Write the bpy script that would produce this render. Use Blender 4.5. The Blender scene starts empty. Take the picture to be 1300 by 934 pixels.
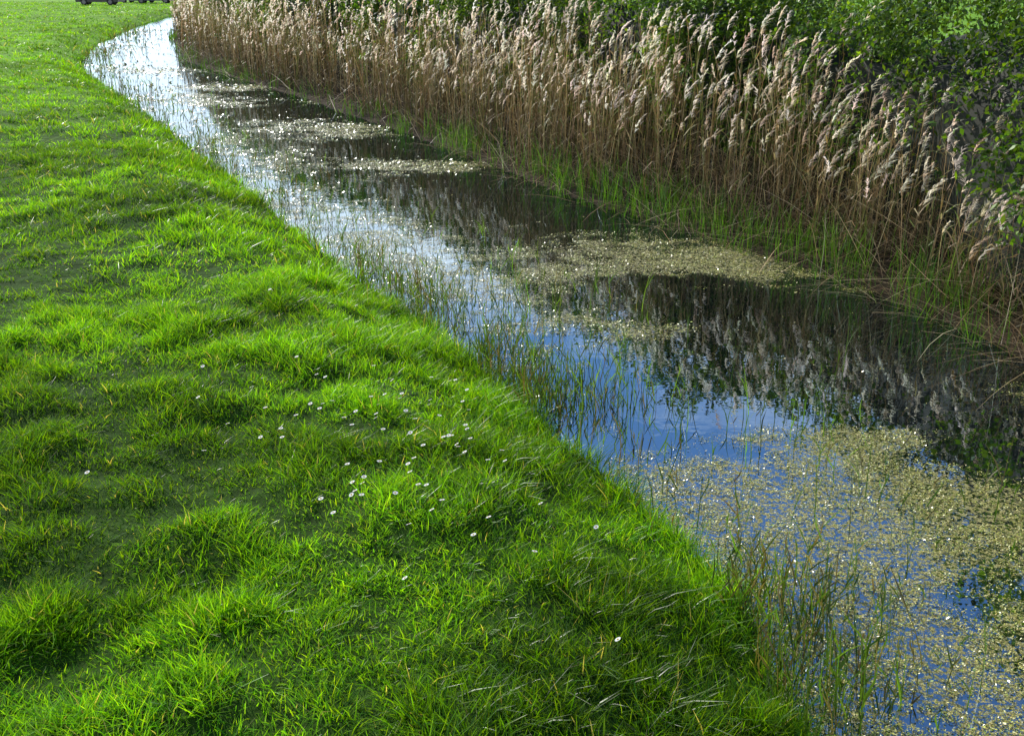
import bpy, math, numpy as np
from mathutils import Vector
rng=np.random.default_rng(7)
scn=bpy.context.scene
scn.view_settings.view_transform='Standard'
scn.view_settings.look='None'
scn.view_settings.exposure=0

# ------------------------------------------------------------ helpers
def vnoise(x,y,seed=0):
    x=np.asarray(x,float);y=np.asarray(y,float)
    xi=np.floor(x).astype(np.int64);yi=np.floor(y).astype(np.int64)
    fx=x-xi;fy=y-yi
    fx=fx*fx*(3-2*fx);fy=fy*fy*(3-2*fy)
    def h(a,b):
        n=(a*374761393+b*668265263+seed*1442695041)&0xffffffff
        n=((n^(n>>13))*1274126177)&0xffffffff
        n=n^(n>>16)
        return (n&0xffff)/65535.0
    return (h(xi,yi)*(1-fx)+h(xi+1,yi)*fx)*(1-fy)+(h(xi,yi+1)*(1-fx)+h(xi+1,yi+1)*fx)*fy
def fbm(x,y,seed=0,o=4):
    s=0;a=.5;t=0
    for i in range(o):
        # rotate each octave so the lattice does not show
        ca,sa=math.cos(.6+i*1.1),math.sin(.6+i*1.1)
        X_=(x*ca-y*sa)*2**i+13.7*i;Y_=(x*sa+y*ca)*2**i-7.1*i
        s=s+a*vnoise(X_,Y_,seed+i);t+=a;a*=.5
    return s/t
def sstep(a,b,x):
    t=np.clip((x-a)/(b-a),0,1);return t*t*(3-2*t)
def norm(v): return v/np.maximum(np.linalg.norm(v,axis=-1,keepdims=True),1e-9)

# channel edges, world metres, x as function of y
L=np.array([(-60,3.0),(-6,1.3),(0,1.05),(2.84,.99),(3.23,1.0),(3.55,.96),(3.91,.86),(4.26,.65),(4.75,.43),(5.34,.21),(5.94,-.07),(6.66,-.38),(7.46,-.8),(8.45,-1.39),(9.54,-1.96),(11.3,-2.78),(13,-3.65),(16,-5.16),(19.3,-6.8),(24.3,-9.4),(29.8,-12.4),(34.4,-14.5),(46,-18.4),(66.5,-23.8),(91,-29.2),(130,-34),(400,-60)])
R=np.array([(-60,6.5),(-6,4.6),(0,4.4),(3,4.25),(5,3.98),(6.66,3.66),(7.56,3.4),(8.32,3.12),(9.39,2.62),(10.7,1.75),(12.2,.8),(14.2,-.1),(16.8,-1.3),(19.3,-2.65),(23.5,-4.75),(29,-7.9),(35.1,-11.1),(53.2,-17.4),(86,-26.7),(130,-31.5),(400,-57)])
yy=np.arange(-60,400,.1)
def smooth(c):
    v=np.interp(yy,c[:,0],c[:,1]);k=np.exp(-np.linspace(-2,2,21)**2);k/=k.sum()
    return np.convolve(np.pad(v,10,mode='edge'),k,'valid')
LV=smooth(L);RV=smooth(R)
XL=lambda y:np.interp(y,yy,LV)
XR=lambda y:np.interp(y,yy,RV)
dL=lambda y:(XL(y+.5)-XL(y-.5))
dR=lambda y:(XR(y+.5)-XR(y-.5))
def offL(x,y): return (XL(y)-x)/np.sqrt(1+dL(y)**2)   # + = onto left bank
def offR(x,y): return (x-XR(y))/np.sqrt(1+dR(y)**2)   # + = onto right bank
def posR(y,u):
    d=dR(y);n=np.sqrt(1+d*d);return XR(y)+u/n, y-u*d/n
def posL(y,u):
    d=dL(y);n=np.sqrt(1+d*d);return XL(y)-u/n, y+u*d/n
def ground(x,y):
    a=offL(x,y);b=offR(x,y)
    e=(fbm(x*2.2,y*2.2,3,3)-.5)*.30
    zl=.02+.36*sstep(-.05,1.1,a+e*.6)+ (fbm(x*1.1,y*1.1,5,3)-.5)*.13*sstep(0,1.5,a)+(fbm(x*3.9,y*3.9,9,2)-.5)*.08*sstep(0,.5,a)
    zr=.02+.35*sstep(-.1,1.6,b+e)+(fbm(x*1.3,y*1.3,6,3)-.5)*.1*sstep(0,1,b)
    bed=-.55
    wl=sstep(-.5,.0,a+e*.35);wr=sstep(-.6,.0,b+e*.5)
    z=bed+(zl-bed)*wl
    z=np.where(wr>0,bed+(zr-bed)*wr,z)
    return z

class Acc:
    def __init__(s): s.v=[];s.f=[];s.c=[];s.m=[];s.n=0
    def add(s,v,f,c,mi=0):
        s.v.append(v.astype(np.float32));s.f.append((f+s.n).astype(np.int32));s.c.append(c.astype(np.float32));s.m.append(np.full(len(f),mi,np.int32));s.n+=len(v)
    def build(s,name,mats,smoothf=False,coll=None):
        v=np.concatenate(s.v);f=np.concatenate(s.f);c=np.concatenate(s.c);m=np.concatenate(s.m)
        me=bpy.data.meshes.new(name)
        me.vertices.add(len(v));me.vertices.foreach_set('co',v.ravel())
        me.loops.add(f.size);me.loops.foreach_set('vertex_index',f.ravel())
        me.polygons.add(len(f));me.polygons.foreach_set('loop_start',np.arange(0,f.size,4,dtype=np.int32))
        me.polygons.foreach_set('material_index',m)
        me.update(calc_edges=True)
        at=me.color_attributes.new('Col','FLOAT_COLOR','POINT')
        cc=np.ones((len(v),4),np.float32);cc[:,:3]=c
        at.data.foreach_set('color',cc.ravel())
        for mt in mats: me.materials.append(mt)
        if smoothf: me.polygons.foreach_set('use_smooth',np.ones(len(f),bool))
        ob=bpy.data.objects.new(name,me);scn.collection.objects.link(ob)
        return ob
def ribbons(acc,base,d,Ln,W,bend,side,prof,col,col2=None,mi=0):
    K=len(prof)-1;N=len(base)
    s=np.linspace(0,1,K+1)[None,:,None]
    Ln=np.broadcast_to(Ln,(N,))[:,None,None];W=np.broadcast_to(W,(N,))[:,None,None]
    c=base[:,None]+d[:,None]*Ln*s+bend[:,None]*Ln*s*s
    w=side[:,None]*W*.5*np.array(prof)[None,:,None]
    v=np.stack([c-w,c+w],2).reshape(-1,3)
    b=(np.arange(N)*2*(K+1))[:,None]+2*np.arange(K)[None,:]
    b=b.reshape(-1)
    f=np.stack([b,b+1,b+3,b+2],1)
    if col2 is None: col2=col
    cc=(col[:,None]*(1-s)+col2[:,None]*s)
    cc=np.repeat(cc,2,axis=1).reshape(-1,3)
    acc.add(v,f,cc,mi)
def rdir(N,tilt):
    a=rng.uniform(0,2*np.pi,N);t=np.abs(tilt)
    return np.stack([np.sin(t)*np.cos(a),np.sin(t)*np.sin(a),np.cos(t)],1)
def hside(N):
    a=rng.uniform(0,2*np.pi,N);return np.stack([np.cos(a),np.sin(a),np.zeros(N)],1)
def colmix(N,cols,jit=.15):
    cols=np.array(cols);i=rng.integers(0,len(cols),N)
    return cols[i]*(1+rng.normal(0,jit,(N,1)))*(1+rng.normal(0,jit*.3,(N,3)))

# ------------------------------------------------------------ materials
def mat(name):
    m=bpy.data.materials.new(name);m.use_nodes=True;nt=m.node_tree;nt.nodes.clear()
    return m,nt,nt.nodes.new('ShaderNodeOutputMaterial')
def plant(name,trans=.45,rough=.45,tgain=(1.3,1.3,.7),spec=.4):
    m,nt,o=mat(name);N=nt.nodes.new;l=nt.links.new
    a=N('ShaderNodeAttribute');a.attribute_name='Col'
    p=N('ShaderNodeBsdfPrincipled');p.inputs['Roughness'].default_value=rough
    p.inputs['Specular IOR Level'].default_value=spec
    t=N('ShaderNodeBsdfTranslucent')
    mu=N('ShaderNodeVectorMath');mu.operation='MULTIPLY';mu.inputs[1].default_value=tgain
    l(a.outputs['Color'],mu.inputs[0]);l(mu.outputs[0],t.inputs['Color']);l(a.outputs['Color'],p.inputs['Base Color'])
    mx=N('ShaderNodeMixShader');mx.inputs[0].default_value=trans
    l(p.outputs[0],mx.inputs[1]);l(t.outputs[0],mx.inputs[2]);l(mx.outputs[0],o.inputs[0])
    return m
M_grass=plant('grass_blades',.58,.33,(2.0,1.8,.4),.4)
M_reed=plant('dry_reed',.2,.5,(1.2,1.1,.9),.3)
M_plume=plant('reed_plume',.6,.8,(1.25,1.22,1.15),.1)
M_leaf=plant('hedge_leaf',.4,.42,(2.0,1.8,.45),.22)
M_shoot=plant('green_shoot',.45,.4,(1.6,1.5,.5),.4)
M_cane_core=plant('cane_and_light_block_core',.0,.8)  # hedge canes, plus the added light-blocking core
M_petal=plant('petal',.3,.6,(1,1,1),.3)

# ground
M_ground,nt,o=mat('ground_soil_grass');N=nt.nodes.new;l=nt.links.new
a=N('ShaderNodeAttribute');a.attribute_name='Col'
tc=N('ShaderNodeTexCoord')
n1=N('ShaderNodeTexNoise');n1.inputs['Scale'].default_value=9;n1.inputs['Detail'].default_value=8;l(tc.outputs['Object'],n1.inputs['Vector'])
n2=N('ShaderNodeTexNoise');n2.inputs['Scale'].default_value=.35;n2.inputs['Detail'].default_value=5;l(tc.outputs['Object'],n2.inputs['Vector'])
r=N('ShaderNodeMapRange');r.inputs['From Min'].default_value=.3;r.inputs['From Max'].default_value=.7;r.inputs['To Min'].default_value=.55;r.inputs['To Max'].default_value=1.4;l(n1.outputs[0],r.inputs[0])
r2=N('ShaderNodeMapRange');r2.inputs['From Min'].default_value=.3;r2.inputs['From Max'].default_value=.7;r2.inputs['To Min'].default_value=.75;r2.inputs['To Max'].default_value=1.25;l(n2.outputs[0],r2.inputs[0])
mm=N('ShaderNodeMath');mm.operation='MULTIPLY';l(r.outputs[0],mm.inputs[0]);l(r2.outputs[0],mm.inputs[1])
vm=N('ShaderNodeVectorMath');vm.operation='SCALE';l(a.outputs['Color'],vm.inputs[0]);l(mm.outputs[0],vm.inputs['Scale'])
p=N('ShaderNodeBsdfPrincipled');p.inputs['Roughness'].default_value=.95;p.inputs['Specular IOR Level'].default_value=.1
l(vm.outputs[0],p.inputs['Base Color'])
b=N('ShaderNodeBump');b.inputs['Strength'].default_value=.8;b.inputs['Distance'].default_value=.05;l(n1.outputs[0],b.inputs['Height']);l(b.outputs[0],p.inputs['Normal'])
l(p.outputs[0],o.inputs[0])

# ------------------------------------------------------------ terrain
def axis(mid,far):
    up=[];v=mid[-1];s=.25
    while v<far: s*=1.35;v+=s;up.append(v)
    dn=[];v=mid[0];s=.25
    while v>-far: s*=1.35;v-=s;dn.append(v)
    return np.concatenate([dn[::-1],mid,up])
xs=axis(np.concatenate([np.arange(-44,-6,.25),np.arange(-6,6,.09),np.arange(6,9,.25)]),2500)
ys=axis(np.concatenate([np.arange(-4,1,.25),np.arange(1,13,.09),np.arange(13,100,.25)]),2500)
X,Y=np.meshgrid(xs,ys)
Z=ground(X,Y)
far=np.sqrt(X**2+Y**2)
A=offL(X,Y);B=offR(X,Y)
grassc=np.array([.14,.30,.012]);under=np.array([.028,.062,.006]);mud=np.array([.035,.026,.014])  # under: near ground, shade between blades put into its dark colour
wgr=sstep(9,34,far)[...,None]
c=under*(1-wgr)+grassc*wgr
wr=sstep(-.8,-.2,B)[...,None];c=c*(1-wr)+mud*wr
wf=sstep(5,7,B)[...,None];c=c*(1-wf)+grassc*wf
wb=(sstep(-.3,-.05,A)<.5)[...,None]&(B<-.2)[...,None]
c=np.where(wb,mud*.6,c)
ny,nx=X.shape
idx=np.arange(nx*ny).reshape(ny,nx)
F=np.stack([idx[:-1,:-1],idx[:-1,1:],idx[1:,1:],idx[1:,:-1]],-1).reshape(-1,4)
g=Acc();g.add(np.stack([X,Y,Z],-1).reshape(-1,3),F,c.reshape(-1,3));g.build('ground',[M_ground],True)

# ------------------------------------------------------------ floating weed cover
# (y, t across channel 0 left..1 right, radius y, radius t, weight)
BL=[(2.4,.55,1.7,1.0,1.1),(3.8,.75,1.15,.7,1.0),(4.5,.2,1.0,.3,.40),(5.75,1.02,.75,.20,1.0),(5.30,.48,.20,.13,.9),(9.3,.80,1.1,.28,1.05),(8.6,.15,2.0,.28,.6),
    (11.5,.22,2.2,.28,.6),(7.1,.40,.34,.17,.75),(6.3,.10,1.0,.14,.45),(14.4,.70,.55,.28,1.0),(18.3,.66,1.4,.35,.95),(16,.15,3,.2,.55),
    (23,.35,2.0,.35,.7),(26,.7,1.1,.35,.9),(31,.5,2.0,.4,.7),(42,.4,6,.4,.45),(62,.5,8,.6,.35)]
HO=[(6.45,.60,.85,.32,1.0),(5.80,.38,.45,.25,.6),(7.6,.90,.5,.3,.8),(5.9,.25,.4,.15,.25),(12.0,.65,1.1,.35,.7),(5.0,.80,.26,.22,1.5),(16.3,.8,.8,.3,.5),(21,.8,1,.3,.4)]
def weed(x,y):
    xl=XL(y);xr=XR(y);t=(x-xl)/(xr-xl)
    cov=np.full(x.shape,.12)
    for (cy,ct,ry,rt,w) in BL: cov=cov+w*np.exp(-((y-cy)/ry)**2-((t-ct)/rt)**2)
    for (cy,ct,ry,rt,w) in HO: cov=cov-w*np.exp(-((y-cy)/ry)**2-((t-ct)/rt)**2)
    n=.45*fbm(x*1.1+3,y*1.6,21,4)+.55*fbm(x*4.0,y*6.5,31,5)
    return sstep(.43,.78,n+(np.minimum(cov,.95)-.42)*.45)
yr=np.concatenate([np.arange(-30,2,.3),np.arange(2,16,.04),np.arange(16,40,.1),np.arange(40,130,.35),np.arange(130,399,4)])
tt=np.linspace(0,1,130)
Yw=np.repeat(yr[:,None],130,1)
xl=XL(yr)[:,None]-.35;xr=XR(yr)[:,None]+.45
Xw=xl+(xr-xl)*tt[None]
Wd=weed(Xw,Yw)
idx=np.arange(Xw.size).reshape(Xw.shape)
F=np.stack([idx[:-1,:-1],idx[:-1,1:],idx[1:,1:],idx[1:,:-1]],-1).reshape(-1,4)
M_water,nt,o=mat('ditch_water');N=nt.nodes.new;l=nt.links.new
a=N('ShaderNodeAttribute');a.attribute_name='Col'
tc=N('ShaderNodeTexCoord')
def noise(sc,det,rough=.55):
    n=N('ShaderNodeTexNoise');n.inputs['Scale'].default_value=sc;n.inputs['Detail'].default_value=det;n.inputs['Roughness'].default_value=rough;l(tc.outputs['Object'],n.inputs['Vector']);return n
fine=noise(34,6,.75)
sep=N('ShaderNodeSeparateColor');l(a.outputs['Color'],sep.inputs[0])
ad=N('ShaderNodeMath');ad.operation='ADD';l(sep.outputs[0],ad.inputs[0])
ma=N('ShaderNodeMath');ma.operation='MULTIPLY_ADD';ma.inputs[1].default_value=7.5;ma.inputs[2].default_value=-4.4;l(fine.outputs[0],ma.inputs[0]);l(ma.outputs[0],ad.inputs[1])
mk=N('ShaderNodeMapRange');mk.inputs['From Min'].default_value=.25;mk.inputs['From Max'].default_value=.5;l(ad.outputs[0],mk.inputs[0])
m2=N('ShaderNodeMath');m2.operation='MULTIPLY';l(mk.outputs[0],m2.inputs[0])
mr=N('ShaderNodeMapRange');mr.inputs['From Max'].default_value=.15;l(sep.outputs[0],mr.inputs[0]);l(mr.outputs[0],m2.inputs[1])
rip=noise(4,3);bw=N('ShaderNodeBump');bw.inputs['Strength'].default_value=.06;bw.inputs['Distance'].default_value=.02;l(rip.outputs[0],bw.inputs['Height'])
fr=N('ShaderNodeFresnel');fr.inputs['IOR'].default_value=4.6;l(bw.outputs[0],fr.inputs['Normal'])
gl=N('ShaderNodeBsdfGlossy');gl.inputs['Roughness'].default_value=.012;gl.inputs['Color'].default_value=(.72,.88,1,1);l(bw.outputs[0],gl.inputs['Normal'])
df=N('ShaderNodeBsdfDiffuse');df.inputs['Color'].default_value=(.004,.005,.005,1)
wm=N('ShaderNodeMixShader');l(fr.outputs[0],wm.inputs[0]);l(df.outputs[0],wm.inputs[1]);l(gl.outputs[0],wm.inputs[2])
al=N('ShaderNodeBsdfPrincipled');al.inputs['Roughness'].default_value=.4;al.inputs['Coat Weight'].default_value=.7;al.inputs['Coat Roughness'].default_value=.25;al.inputs['Coat IOR'].default_value=1.5
cr=N('ShaderNodeValToRGB');cr.color_ramp.elements[0].position=.35;cr.color_ramp.elements[0].color=(.11,.12,.012,1);cr.color_ramp.elements[1].position=.62;cr.color_ramp.elements[1].color=(.58,.50,.13,1)
f2=noise(90,3,.7);l(f2.outputs[0],cr.inputs[0]);l(cr.outputs[0],al.inputs['Base Color'])
ba=N('ShaderNodeBump');ba.inputs['Strength'].default_value=1;ba.inputs['Distance'].default_value=.02;l(f2.outputs[0],ba.inputs['Height']);l(ba.outputs[0],al.inputs['Normal']);l(ba.outputs[0],al.inputs['Coat Normal'])
fm=N('ShaderNodeMixShader');l(m2.outputs[0],fm.inputs[0]);l(wm.outputs[0],fm.inputs[1]);l(al.outputs[0],fm.inputs[2]);l(fm.outputs[0],o.inputs[0])
w=Acc();w.add(np.stack([Xw,Yw,np.zeros_like(Xw)],-1).reshape(-1,3),F,np.repeat(Wd.reshape(-1,1),3,1));w.build('water',[M_water],True)

# weed flakes
wd=Acc()
M_flake,nt,o=mat('floating_weed');N=nt.nodes.new;l=nt.links.new
a=N('ShaderNodeAttribute');a.attribute_name='Col';p=N('ShaderNodeBsdfPrincipled');p.inputs['Roughness'].default_value=.34;p.inputs['Coat Weight'].default_value=.8;p.inputs['Coat Roughness'].default_value=.28;p.inputs['Coat IOR'].default_value=1.5;l(a.outputs['Color'],p.inputs['Base Color']);l(p.outputs[0],o.inputs[0])
def flakes(n,y0,y1,s0,s1):
    y=rng.uniform(y0,y1,n);t=rng.uniform(0,1,n);x=XL(y)+(XR(y)-XL(y))*t
    pw=weed(x,y);cl=fbm(x*10,y*12,77,3)
    k=rng.uniform(0,1,n)<(pw*(.12+1.5*sstep(.40,.62,cl))*.9+.003)
    x,y=x[k],y[k];n=len(x)
    s=rng.uniform(s0,s1,n)*rng.uniform(.6,1.1,n)
    d=hside(n);d[:,2]=rng.normal(0,.30,n)
    side=norm(np.cross(d,np.array([0,0,1.])+rng.normal(0,.28,(n,3))))
    base=np.stack([x,y,rng.uniform(.003,.008,n)+s*.16],1)-d*s[:,None]*.5
    col=colmix(n,[(.52,.49,.08),(.66,.57,.17),(.38,.43,.04),(.72,.64,.26),(.22,.20,.04)],.2)
    ribbons(wd,base,d,s,s*rng.uniform(.25,.8,n),np.zeros((n,3)),side,[.4,1,.3],np.clip(col,.01,.8))
flakes(380000,1.8,6.3,.0045,.012)
flakes(190000,6.3,12,.008,.018)
flakes(80000,12,24,.02,.04)
flakes(26000,24,60,.04,.10)
wd.build('floating_pond_weed',[M_flake])

# ------------------------------------------------------------ grass
gr=Acc()
def grass(n,y0,y1,umax,hs,ws,tuft,K,umin=-.10):
    nt_=n//tuft
    y=rng.uniform(y0,y1,nt_);u=rng.uniform(umin,umax,nt_)
    x,yc=posL(y,u)
    k=(x>-.56*np.maximum(yc,1)-1.3)
    x,yc=x[k],yc[k];nt_=len(x)
    tc_=np.repeat(rng.uniform(.72,1.25,nt_),tuft)
    x=np.repeat(x,tuft);yc=np.repeat(yc,tuft);N_=len(x)
    ta=np.repeat(rng.normal(0,.28,nt_),tuft);tb_=np.repeat(rng.normal(0,.28,nt_),tuft);th=np.repeat(rng.uniform(.55,1.35,nt_),tuft)
    spread=.039*(ws/.004)**.7
    ox=rng.normal(0,spread,N_);oy=rng.normal(0,spread,N_)
    px=x+ox;py=yc+oy
    a=offL(px,py)
    hf=fbm(px*3.9,py*3.9,9,2)
    k=(a>-.10)&(rng.uniform(0,1,N_)<np.clip(.82+1.2*(hf-.35),.72,1))
    px,py,ox,oy,a,ta,tb_,th,hf,tc_=px[k],py[k],ox[k],oy[k],a[k],ta[k],tb_[k],th[k],hf[k],tc_[k];N_=len(px)
    hn=fbm(px*1.4,py*1.4,51,3)
    h=hs*th*(.55+.42*sstep(.3,.7,hn)+.65*sstep(.38,.72,hf))*(.62+.5*np.exp(-np.maximum(a,0)/.9))*rng.uniform(.5,1.25,N_)
    z=ground(px,py)-.01
    d=np.stack([ox/spread*.24+rng.normal(0,.24,N_)+ta,oy/spread*.24+rng.normal(0,.24,N_)+tb_,np.ones(N_)],1);d=norm(d)
    bend=d.copy();bend[:,2]=0;bend=bend*rng.uniform(.2,1.0,(N_,1));bend[:,2]=-rng.uniform(.05,.35,N_)
    patch=fbm(px*.8,py*.8,61,3)
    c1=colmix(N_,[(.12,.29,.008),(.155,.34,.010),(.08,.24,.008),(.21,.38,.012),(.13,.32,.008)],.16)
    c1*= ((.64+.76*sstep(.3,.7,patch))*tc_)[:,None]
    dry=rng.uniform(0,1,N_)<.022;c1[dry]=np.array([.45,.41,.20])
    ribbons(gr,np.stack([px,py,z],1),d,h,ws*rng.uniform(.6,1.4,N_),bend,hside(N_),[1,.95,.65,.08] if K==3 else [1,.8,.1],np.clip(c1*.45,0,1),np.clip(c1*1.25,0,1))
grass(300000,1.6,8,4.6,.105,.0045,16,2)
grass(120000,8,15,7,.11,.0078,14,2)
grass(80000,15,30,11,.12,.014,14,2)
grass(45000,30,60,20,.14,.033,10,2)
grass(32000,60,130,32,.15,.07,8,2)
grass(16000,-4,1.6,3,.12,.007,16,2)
gr.build('grass',[M_grass])

# ------------------------------------------------------------ emergent stems on the near side
em=Acc()
def emergent(n,y0,y1,um,h0,h1,wd_):
    y=rng.uniform(y0,y1,n);u=-np.abs(rng.normal(0,um,n))+.05
    x,yc=posL(y,u)
    k=rng.uniform(0,1,n)<sstep(.42,.62,fbm(x*1.9,yc*1.9,90,3))+.10
    x,yc=x[k],yc[k];n=len(x)
    h=rng.uniform(h0,h1,n)*rng.uniform(.6,1,n)
    d=rdir(n,rng.normal(0,.13,n));bend=rdir(n,np.full(n,1.3))*rng.uniform(.0,.3,(n,1));bend[:,2]=-.05
    c=colmix(n,[(.07,.14,.015),(.12,.24,.02),(.13,.11,.05),(.05,.09,.015)],.2)
    base=np.stack([x,yc,np.full(n,-.05)],1)
    ribbons(em,base,d,h,wd_,bend,hside(n),[1,.9,.7,.45,.1],np.clip(c,0,1))
    s=rng.uniform(.3,.7,n)
    b2=base+d*(h*s)[:,None]+bend*(h*s*s)[:,None]
    d2=norm(d+hside(n)*.5)
    ribbons(em,b2,d2,h*.4,wd_*1.3,hside(n)*.3,hside(n),[.8,1,.1],np.clip(c,0,1))
emergent(2000,2.8,8,.36,.2,.5,.006)
emergent(1500,3.6,9.5,.85,.2,.5,.006)
emergent(1400,8,18,.55,.2,.48,.007)
emergent(950,18,40,.7,.2,.5,.013)
emergent(200,36,60,.9,.4,.8,.03)
em.build('water_rushes',[M_shoot])

# ------------------------------------------------------------ reeds on the far side
rd=Acc()
def reedH(y): return .72+.92*sstep(6.0,10.5,y)+.08*sstep(14,30,y)+.2*sstep(40,60,y)
def reeds(n,y0,y1,w,npl,depth=1.25,lw=.012):
    y=rng.uniform(y0,y1,n);u=rng.uniform(0,1,n)**.9*depth+.05
    u=u+ (fbm(y*.7,y*0,15,3)-.5)*.5
    x,yc=posR(y,u)
    cl=fbm(x*1.8,yc*1.8,18,3)
    k=rng.uniform(0,1,n)<.25+1.2*sstep(.40,.64,cl);x,yc,y,u=x[k],yc[k],y[k],u[k];n=len(x)
    H=reedH(y)*rng.uniform(.48,1.22,n)*(.78+.42*fbm(x,yc,19,2))
    z=np.maximum(ground(x,yc),-.1)
    base=np.stack([x,yc,z],1)
    d=rdir(n,rng.normal(0,.13,n));d=norm(d+np.array([.02,-.05,0])*1.0)
    bend=hside(n)*rng.uniform(0,.14,(n,1))
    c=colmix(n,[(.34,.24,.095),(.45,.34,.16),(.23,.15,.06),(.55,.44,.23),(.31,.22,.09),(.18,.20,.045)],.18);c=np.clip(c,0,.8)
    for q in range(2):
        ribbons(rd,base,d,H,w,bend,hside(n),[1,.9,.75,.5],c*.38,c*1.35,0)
    for q in range(4):
        s=rng.uniform(.12,.92,n)
        b=base+d*(H*s)[:,None]+bend*(H*s*s)[:,None]
        hd=hside(n);dd=norm(hd*.6+d*rng.uniform(.3,1.4,(n,1)))
        bn=hd*.15;bn[:,2]=-rng.uniform(.1,.9,n)
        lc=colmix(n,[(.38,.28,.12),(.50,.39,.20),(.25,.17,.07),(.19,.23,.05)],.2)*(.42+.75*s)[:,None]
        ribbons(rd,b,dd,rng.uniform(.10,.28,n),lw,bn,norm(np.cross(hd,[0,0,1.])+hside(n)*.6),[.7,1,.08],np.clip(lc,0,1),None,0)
    hp=rng.uniform(0,1,n)<.60
    top=base+d*H[:,None]+bend*H[:,None];top=top[hp];m=len(top)
    td=norm(d[hp]+2*bend[hp]);pl=rng.uniform(.13,.28,m)
    lean=norm(np.array([.7,-.35,0])+rng.normal(0,.45,(m,3))*[1,1,0]);cur=rng.uniform(.1,.7,m)
    pc=colmix(m,[(.80,.71,.58),(.88,.81,.70),(.70,.58,.45),(.84,.76,.65)],.11)
    top=np.repeat(top,npl,0);td=np.repeat(td,npl,0);P=np.repeat(pl,npl);lean=np.repeat(lean,npl,0);cur=np.repeat(cur,npl);pc=np.repeat(pc,npl,0)
    M=len(top);s=rng.uniform(0,1,M)
    ax=td*(P*s)[:,None]+lean*(P*cur*s*s)[:,None]-np.array([0,0,1.])*(P*cur*.35*s*s)[:,None]
    b=top-td*.05+ax
    o_=hside(M)
    dd=norm(o_*rng.uniform(.2,.75,(M,1))+td*.9+lean*(.25+cur*.5)[:,None])
    ln=P*rng.uniform(.18,.45,M)*(1.15-.6*s)
    bn=lean*.25;bn=bn-np.array([0,0,.35])
    sc=(24/npl)**.6
    ribbons(rd,b,dd,ln,.0125*sc*max(1,w/.007)*rng.uniform(.6,1.3,M),bn,hside(M),[.5,1,.25],np.clip(pc,0,.95),None,1)
reeds(450,-3,4,.007,12)
reeds(1850,4,11,.0055,30)
reeds(1500,11,18,.007,22)
reeds(2000,18,35,.010,14,1.3,.018)
reeds(2300,35,90,.022,8,1.8,.035)
def lean(n,y0,y1,w,l0,l1,u0=-.25,u1=1.2,dx=-.25,low=.9):
    y=rng.uniform(y0,y1,n);u=rng.uniform(u0,u1,n);x,yc=posR(y,u)
    z=np.maximum(ground(x,yc),0)+rng.uniform(0,.35,n)*np.clip(u*1.5+.3,0.02,1)
    d=norm(np.stack([rng.normal(dx,.8 if dx>-.5 else .3,n),rng.normal(0,.8,n),rng.uniform(.0,low,n)],1))
    bend=hside(n)*.1;bend[:,2]=-rng.uniform(0,.35,n)
    c=colmix(n,[(.22,.15,.07),(.34,.25,.13),(.14,.085,.04),(.46,.37,.22)],.2)
    ribbons(rd,np.stack([x,yc,z],1),d,rng.uniform(l0,l1,n),w,bend,hside(n),[1,1,.7,.2],np.clip(c,0,1),None,0)
lean(1600,3,11,.005,.3,1.1)
lean(170,5,16,.006,.7,1.3,-.1,.3,-.9,.45)
lean(700,11,18,.007,.3,1.1)
lean(600,18,40,.012,.4,1.2)
lean(6500,3,12,.004,.15,.6,.2,2.0)
lean(1800,12,25,.008,.2,.7,.2,2.0)
rd.build('reed_bed',[M_reed,M_plume])

sh=Acc()
def shoots(n,y0,y1,w,h0,h1,u0=-.25,u1=.5):
    y=rng.uniform(y0,y1,n);u=rng.uniform(u0,u1,n);x,yc=posR(y,u)
    k=rng.uniform(0,1,n)<.14+1.2*sstep(.45,.65,fbm(x*1.4,yc*1.4,33,3));x,yc=x[k],yc[k];n=len(x)
    z=np.maximum(ground(x,yc),-.03)
    d=rdir(n,rng.normal(0,.16,n));bend=hside(n)*rng.uniform(0,.4,(n,1));bend[:,2]=-.1
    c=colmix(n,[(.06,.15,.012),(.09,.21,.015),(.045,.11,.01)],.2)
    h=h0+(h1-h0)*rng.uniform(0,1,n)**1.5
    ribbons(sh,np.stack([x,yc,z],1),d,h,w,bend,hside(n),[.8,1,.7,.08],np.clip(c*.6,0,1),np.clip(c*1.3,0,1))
shoots(3400,3,11,.0065,.12,.65)
shoots(2400,11,18,.008,.12,.65)
shoots(1300,18,36,.012,.15,.5)
shoots(800,36,90,.03,.2,.6)
sh.build('green_reed_shoots',[M_shoot])

# ------------------------------------------------------------ hedge
hd=Acc()
UC=lambda y:2.5-.95*sstep(10.5,6.5,y)
def hsurf(y,phi,k=1.0):
    H=2.55+.45*(fbm(y*.35,y*0,70,2)-.5)+.5*sstep(16,26,y)+.7*sstep(35,70,y)
    a_=1.35;uc=UC(y)
    bump=1+.55*(fbm(y*.9,phi*1.9,71,3)-.5)+.34*(fbm(y*3,phi*5,72,2)-.5)
    cs=np.cos(phi);sn=np.sin(phi)
    u=uc-a_*np.sign(cs)*np.abs(cs)**.6*bump*k
    z=.25+(H-.25)*np.abs(sn)**.6*bump*k
    return u,z
yv=np.concatenate([np.arange(-8,40,.3),np.arange(40,140,1.2)]);pv=np.linspace(0,np.pi,26)
YY,PP=np.meshgrid(yv,pv,indexing='ij')
u,z=hsurf(YY,PP,.78);z=z-.05;x,y=posR(YY,u)
idx=np.arange(YY.size).reshape(YY.shape)
F=np.stack([idx[:-1,:-1],idx[:-1,1:],idx[1:,1:],idx[1:,:-1]],-1).reshape(-1,4)
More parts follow.
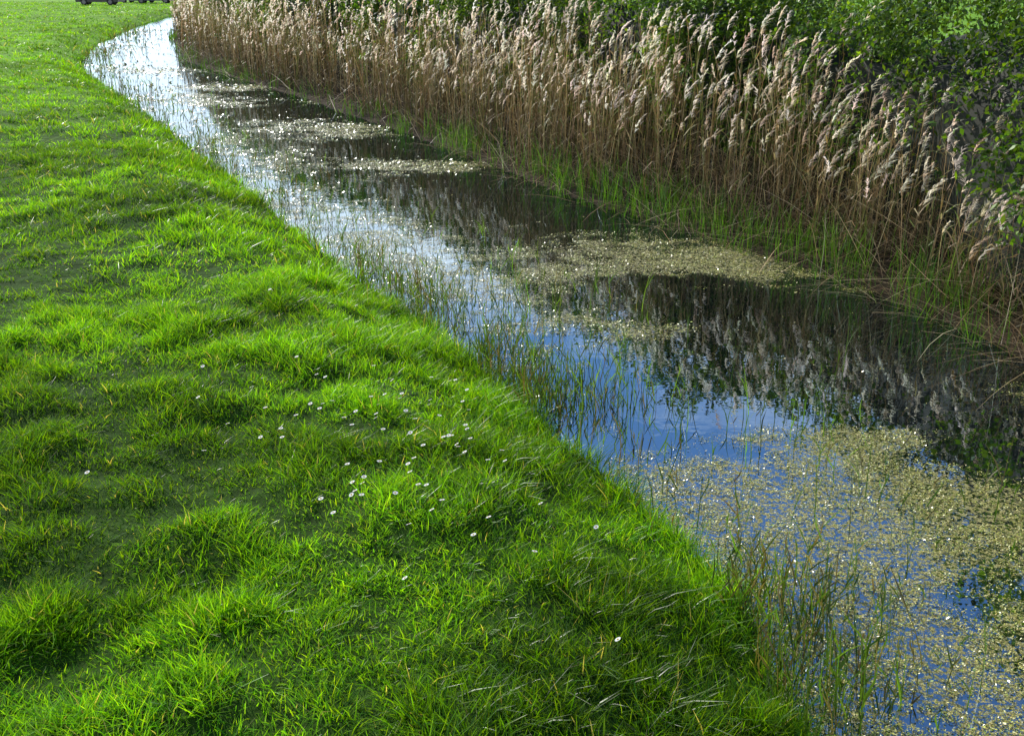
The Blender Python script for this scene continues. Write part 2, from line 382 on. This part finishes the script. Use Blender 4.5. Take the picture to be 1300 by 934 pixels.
hd.add(np.stack([x,y,z],-1).reshape(-1,3),F,np.tile(np.array([[.010,.013,.005]]),(YY.size,1)),1)  # dark inner core, added to block light through the leaves
def leaves(n,y0,y1,sz,thick=.22):
    y=rng.uniform(y0,y1,n);phi=np.where(rng.uniform(0,1,n)<.85,rng.uniform(.05,1.6,n),rng.uniform(1.6,3.1,n))
    dens=fbm(y*2.2,phi*3.6,75,3)
    k=rng.uniform(0,1,n)<.07+1.5*sstep(.43,.6,dens);y,phi=y[k],phi[k];n=len(y)
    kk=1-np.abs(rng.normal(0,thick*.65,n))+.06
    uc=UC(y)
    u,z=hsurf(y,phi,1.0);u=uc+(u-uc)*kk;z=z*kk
    x,yc=posR(y,u);z=np.maximum(z,.15)
    b=np.stack([x,yc,z],1)+rng.normal(0,.02,(n,3))
    d=norm(rng.normal(0,1,(n,3))+[-.4,-.3,-.1]);side=norm(np.cross(d,rng.normal(0,.7,(n,3))+[-.2,-.1,1.]))
    s=sz*rng.uniform(.55,1.3,n)
    bn=np.zeros((n,3));bn[:,2]=-.25
    c=colmix(n,[(.055,.12,.010),(.08,.165,.012),(.04,.09,.010),(.14,.24,.018),(.065,.14,.016)],.2)
    c*=(.5+.85*sstep(.3,.7,fbm(y*.8,phi*2,78,2)))[:,None]
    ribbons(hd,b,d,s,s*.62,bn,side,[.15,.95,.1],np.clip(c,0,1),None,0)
leaves(110000,-3,11,.052)
leaves(70000,11,19,.060)
leaves(55000,19,38,.10)
leaves(36000,38,100,.20)
def canes(n,y0,y1,sz,w,nl):
    y=rng.uniform(y0,y1,n);phi=rng.uniform(.25,1.7,n);u,z=hsurf(y,phi,.9);x,yc=posR(y,u)
    b=np.stack([x,yc,z],1);dr=dR(y);nn=np.stack([-1/np.sqrt(1+dr**2),dr/np.sqrt(1+dr**2),np.zeros(n)],1)
    d=norm(nn*.9+rng.normal(0,.45,(n,3))+[0,0,.4]);Ln=rng.uniform(.3,.75,n)
    bn=nn*.2;bn[:,2]=-rng.uniform(.3,1.0,n)
    ribbons(hd,b,d,Ln,w,bn,hside(n),[1,.9,.6,.3],colmix(n,[(.12,.06,.03),(.08,.09,.03)],.2).clip(0,1),None,1)
    for q in range(nl):
        s=rng.uniform(.15,1,n);p=b+d*(Ln*s)[:,None]+bn*(Ln*s*s)[:,None]
        dd=norm(rng.normal(0,1,(n,3))+[0,0,.1]);sd=norm(np.cross(dd,rng.normal(0,.5,(n,3))+[0,0,1.]))
        S=sz*rng.uniform(.6,1.2,n);c=colmix(n,[(.10,.19,.012),(.14,.25,.018),(.065,.14,.013)],.2)
        ribbons(hd,p,dd,S,S*.65,np.tile([0,0,-.2],(n,1)),sd,[.15,.95,.1],np.clip(c,0,1),None,0)
canes(800,-2,19,.05,.006,20)
canes(350,19,50,.09,.01,12)
hd.build('bramble_hedge',[M_leaf,M_cane_core])

# ------------------------------------------------------------ daisies
da=Acc()
pts=[]
def cl(x0,y0,n,s):
    for i in range(n): pts.append((x0+rng.normal(0,s),y0+rng.normal(0,s)))
cl(-.62,4.85,12,.22);cl(-1.0,4.4,12,.14);cl(-.42,4.3,14,.22);cl(-.55,3.75,14,.18);cl(-.1,4.2,7,.14);cl(-.8,5.3,8,.4)
cl(-.35,3.5,8,.3);cl(-1.6,4.6,6,.5);cl(-4,11,6,1.2);cl(-7,17,8,2);cl(-3.2,8,5,1.0);cl(-.2,3.9,10,.5);cl(-1.2,6.5,7,.6)
pts=np.array(pts);n=len(pts)
pts=pts[offL(pts[:,0],pts[:,1])>.25];n=len(pts)
zg=ground(pts[:,0],pts[:,1]);hh=rng.uniform(.12,.165,n)
C=np.stack([pts[:,0],pts[:,1],zg+hh],1)
ribbons(da,np.stack([pts[:,0],pts[:,1],zg],1),np.tile([0,0,1.],(n,1)),hh,.002,np.zeros((n,3)),hside(n),[1,1],np.tile([.08,.16,.02],(n,1)))
up=norm(np.stack([rng.normal(-.25,.2,n),rng.normal(.1,.2,n),np.ones(n)],1))
e1=norm(np.cross(up,[1.,0,0]));e2=np.cross(up,e1)
for q in range(14):
    a_=q/14*2*np.pi
    r_=e1*np.cos(a_)+e2*np.sin(a_);sd=np.cross(up,r_)
    ribbons(da,C,norm(r_+up*.12),.0115,.0044,np.zeros((n,3)),sd,[.5,1,.7],np.tile([.8,.8,.78],(n,1)))
for q in range(6):
    a_=q/6*np.pi
    r_=e1*np.cos(a_)+e2*np.sin(a_);sd=np.cross(up,r_)
    ribbons(da,C-r_*.004+up*.0015,r_,.008,.005,up*0,sd,[.4,1,.4],np.tile([.7,.5,.03],(n,1)))
da.build('daisies',[M_petal])

# ------------------------------------------------------------ parked cars far away
def simple(name,col,rough=.3,metal=0,coat=0):
    m,nt,o=mat(name);p=nt.nodes.new('ShaderNodeBsdfPrincipled');p.inputs['Base Color'].default_value=(*col,1);p.inputs['Roughness'].default_value=rough;p.inputs['Metallic'].default_value=metal;p.inputs['Coat Weight'].default_value=coat
    nz=nt.nodes.new('ShaderNodeTexNoise');nz.inputs['Scale'].default_value=6
    mr=nt.nodes.new('ShaderNodeMapRange');mr.inputs['To Min'].default_value=rough*.8;mr.inputs['To Max'].default_value=rough*1.3
    nt.links.new(nz.outputs[0],mr.inputs[0]);nt.links.new(mr.outputs[0],p.inputs['Roughness'])
    nt.links.new(p.outputs[0],o.inputs[0]);return m
import bmesh
M_tyre=simple('tyre',(.015,.015,.016),.8);M_glass=simple('car_glass',(.02,.025,.03),.05);M_rim=simple('rim',(.12,.12,.13),.4,.8);M_lamp=simple('tail_lamp',(.35,.02,.02),.2);M_trim=simple('trim',(.02,.02,.02),.6)
def car(loc,rot,paint):
    bm=bmesh.new()
    def quad(ps,mi):
        f=bm.faces.new([bm.verts.new(p) for p in ps]);f.material_index=mi
    out=[(-2.1,.30),(-2.12,.62),(-2.02,.90),(-1.35,.96),(1.0,.93),(1.75,.84),(2.08,.62),(2.1,.30)]
    arch=[]
    for cx in (1.3,-1.3):
        for i in range(9):
            an=math.pi*i/8;arch.append((cx+.36*math.cos(an),.30+.36*math.sin(an)))
    poly=out+arch
    W=.86
    faces=[]
    for sgn in (-1,1):
        vs=[bm.verts.new((px,sgn*(W if pz<.9 else W-.04),pz)) for px,pz in poly]
        f=bm.faces.new(vs);f.material_index=0;faces.append(vs)
    n_=len(poly)
    for i in range(n_):
        j=(i+1)%n_
        f=bm.faces.new((faces[0][i],faces[0][j],faces[1][j],faces[1][i]));f.material_index=0 if i<7 else 4
    bot=[(-1.85,.93),(1.05,.93)];top=[(-1.35,1.42),(.25,1.45)]
    wb,wt=.82,.62
    q=lambda p,w_,s_:(p[0],s_*w_,p[1])
    for s_ in (-1,1):
        quad([q(bot[0],wb,s_),q(bot[1],wb,s_),q(top[1],wt,s_),q(top[0],wt,s_)],0)
        for (a0,a1) in ((.12,.47),(.52,.86)):
            def L2(a,h_):
                bx=bot[0][0]+(bot[1][0]-bot[0][0])*a;tx=top[0][0]+(top[1][0]-top[0][0])*a
                return (bx+(tx-bx)*h_,s_*(wb+(wt-wb)*h_+.005),.93+(.5)*h_)
            quad([L2(a0,.12),L2(a1,.12),L2(a1,.86),L2(a0,.86)],1)
    quad([(bot[1][0],-wb,.93),(bot[1][0],wb,.93),(top[1][0],wt,1.45),(top[1][0],-wt,1.45)],1)
    quad([(bot[0][0],-wb,.93),(bot[0][0],wb,.93),(top[0][0],wt,1.42),(top[0][0],-wt,1.42)],1)
    quad([(top[0][0],-wt,1.42),(top[0][0],wt,1.42),(top[1][0],wt,1.45),(top[1][0],-wt,1.45)],0)
    for s_ in (-1,1):
        quad([(-2.125,s_*.55,.62),(-2.125,s_*.82,.62),(-2.04,s_*.82,.86),(-2.04,s_*.55,.86)],3)
    for cx in (1.3,-1.3):
        for s_ in (-1,1):
            ring=[[],[],[]]
            for i in range(20):
                an=2*math.pi*i/20
                for k_,(rr,yy_) in enumerate(((.31,s_*.66),(.31,s_*.87),(.19,s_*.875))):
                    ring[k_].append(bm.verts.new((cx+rr*math.cos(an),yy_,.31+rr*math.sin(an))))
            for i in range(20):
                j=(i+1)%20
                for k_ in (0,1):
                    f=bm.faces.new((ring[k_][i],ring[k_][j],ring[k_+1][j],ring[k_+1][i]));f.material_index=2
            f=bm.faces.new(ring[2]);f.material_index=5
    bmesh.ops.recalc_face_normals(bm,faces=bm.faces)
    me=bpy.data.meshes.new('parked_car');bm.to_mesh(me);bm.free()
    for m in (paint,M_glass,M_tyre,M_lamp,M_trim,M_rim): me.materials.append(m)
    ob=bpy.data.objects.new('parked_car',me);scn.collection.objects.link(ob)
    ob.location=(loc[0],loc[1],float(ground(np.array([loc[0]]),np.array([loc[1]]))[0]));ob.rotation_euler[2]=rot
P1=simple('dark_paint',(.012,.013,.016),.35,0,.2);P2=simple('white_paint',(.6,.6,.6),.3,0,.5);P3=simple('navy_paint',(.015,.02,.05),.35,0,.2)
car((-42.5,108),.1,P1);car((-43.5,122),-.2,P2);car((-40.2,118),.15,P3)

# distant tree belt along the horizon
tb=Acc()
def belt(n,x0,x1,y0,H,sz):
    x=rng.uniform(x0,x1,n);hgt=H*(.5+.9*fbm(x*.05,x*0+y0,81,3))
    z=rng.uniform(0,1,n)**.8*hgt;y=y0+rng.normal(0,3,n)-x*.05
    b=np.stack([x,y,z],1);d=norm(rng.normal(0,1,(n,3)));sd=norm(np.cross(d,rng.normal(0,1,(n,3))))
    c=colmix(n,[(.04,.08,.02),(.055,.10,.025),(.03,.06,.02)],.2).clip(0,1)
    ribbons(tb,b,d,sz,sz*.7,np.zeros((n,3)),sd,[.3,1,.3],c)
belt(20000,-260,140,290,5,1.3)
tb.build('distant_tree_belt',[M_leaf])

# ------------------------------------------------------------ light
az=math.radians(-34);el=math.radians(34)
S=Vector((math.sin(az)*math.cos(el),math.cos(az)*math.cos(el),math.sin(el)))
ld=bpy.data.lights.new('sun','SUN');ld.energy=5;ld.angle=math.radians(.53);ld.color=(1,.95,.86)
lo=bpy.data.objects.new('sun',ld);scn.collection.objects.link(lo);lo.rotation_euler=S.to_track_quat('Z','Y').to_euler()
wo=bpy.data.worlds.new('World');scn.world=wo;wo.use_nodes=True
nt=wo.node_tree;N=nt.nodes.new;l=nt.links.new
bg=nt.nodes['Background'];sk=N('ShaderNodeTexSky');sk.sky_type='NISHITA';sk.sun_disc=False
sk.sun_elevation=el;sk.sun_rotation=az%(2*math.pi);sk.air_density=1;sk.dust_density=.3;sk.ozone_density=4
vmx=N('ShaderNodeVectorMath');vmx.operation='MULTIPLY';vmx.inputs[1].default_value=(1.05,1.3,1.5);l(sk.outputs[0],vmx.inputs[0])
# thin bright clouds low over the horizon
tc=N('ShaderNodeTexCoord');mp=N('ShaderNodeMapping');mp.inputs['Scale'].default_value=(1,1,3.2);l(tc.outputs['Generated'],mp.inputs[0])
cn=N('ShaderNodeTexNoise');cn.inputs['Scale'].default_value=2.6;cn.inputs['Detail'].default_value=7;cn.inputs['Roughness'].default_value=.58;l(mp.outputs[0],cn.inputs['Vector'])
sx=N('ShaderNodeSeparateXYZ');l(tc.outputs['Generated'],sx.inputs[0])
e=N('ShaderNodeMapRange');e.inputs['From Min'].default_value=.14;e.inputs['From Max'].default_value=.46;e.inputs['To Min'].default_value=.50;e.inputs['To Max'].default_value=-.05;l(sx.outputs['Z'],e.inputs[0])
ad=N('ShaderNodeMath');ad.operation='ADD';l(cn.outputs[0],ad.inputs[0]);l(e.outputs[0],ad.inputs[1])
cm=N('ShaderNodeMapRange');cm.inputs['From Min'].default_value=.52;cm.inputs['From Max'].default_value=.82;cm.inputs['To Max'].default_value=.95;l(ad.outputs[0],cm.inputs[0])
mx=N('ShaderNodeMix');mx.data_type='RGBA';l(cm.outputs[0],mx.inputs['Factor']);l(vmx.outputs[0],mx.inputs['A']);mx.inputs['B'].default_value=(18,18.5,19.3,1)
l(mx.outputs['Result'],bg.inputs[0]);bg.inputs[1].default_value=.13

cd=bpy.data.cameras.new('camera');co=bpy.data.objects.new('camera',cd);scn.collection.objects.link(co)
cd.lens=35;cd.sensor_width=36;cd.clip_end=4000;cd.clip_start=.05;cd.shift_y=-.0346
co.location=(0,0,2.5);co.rotation_euler=(math.radians(70.7),0,0)
scn.camera=co
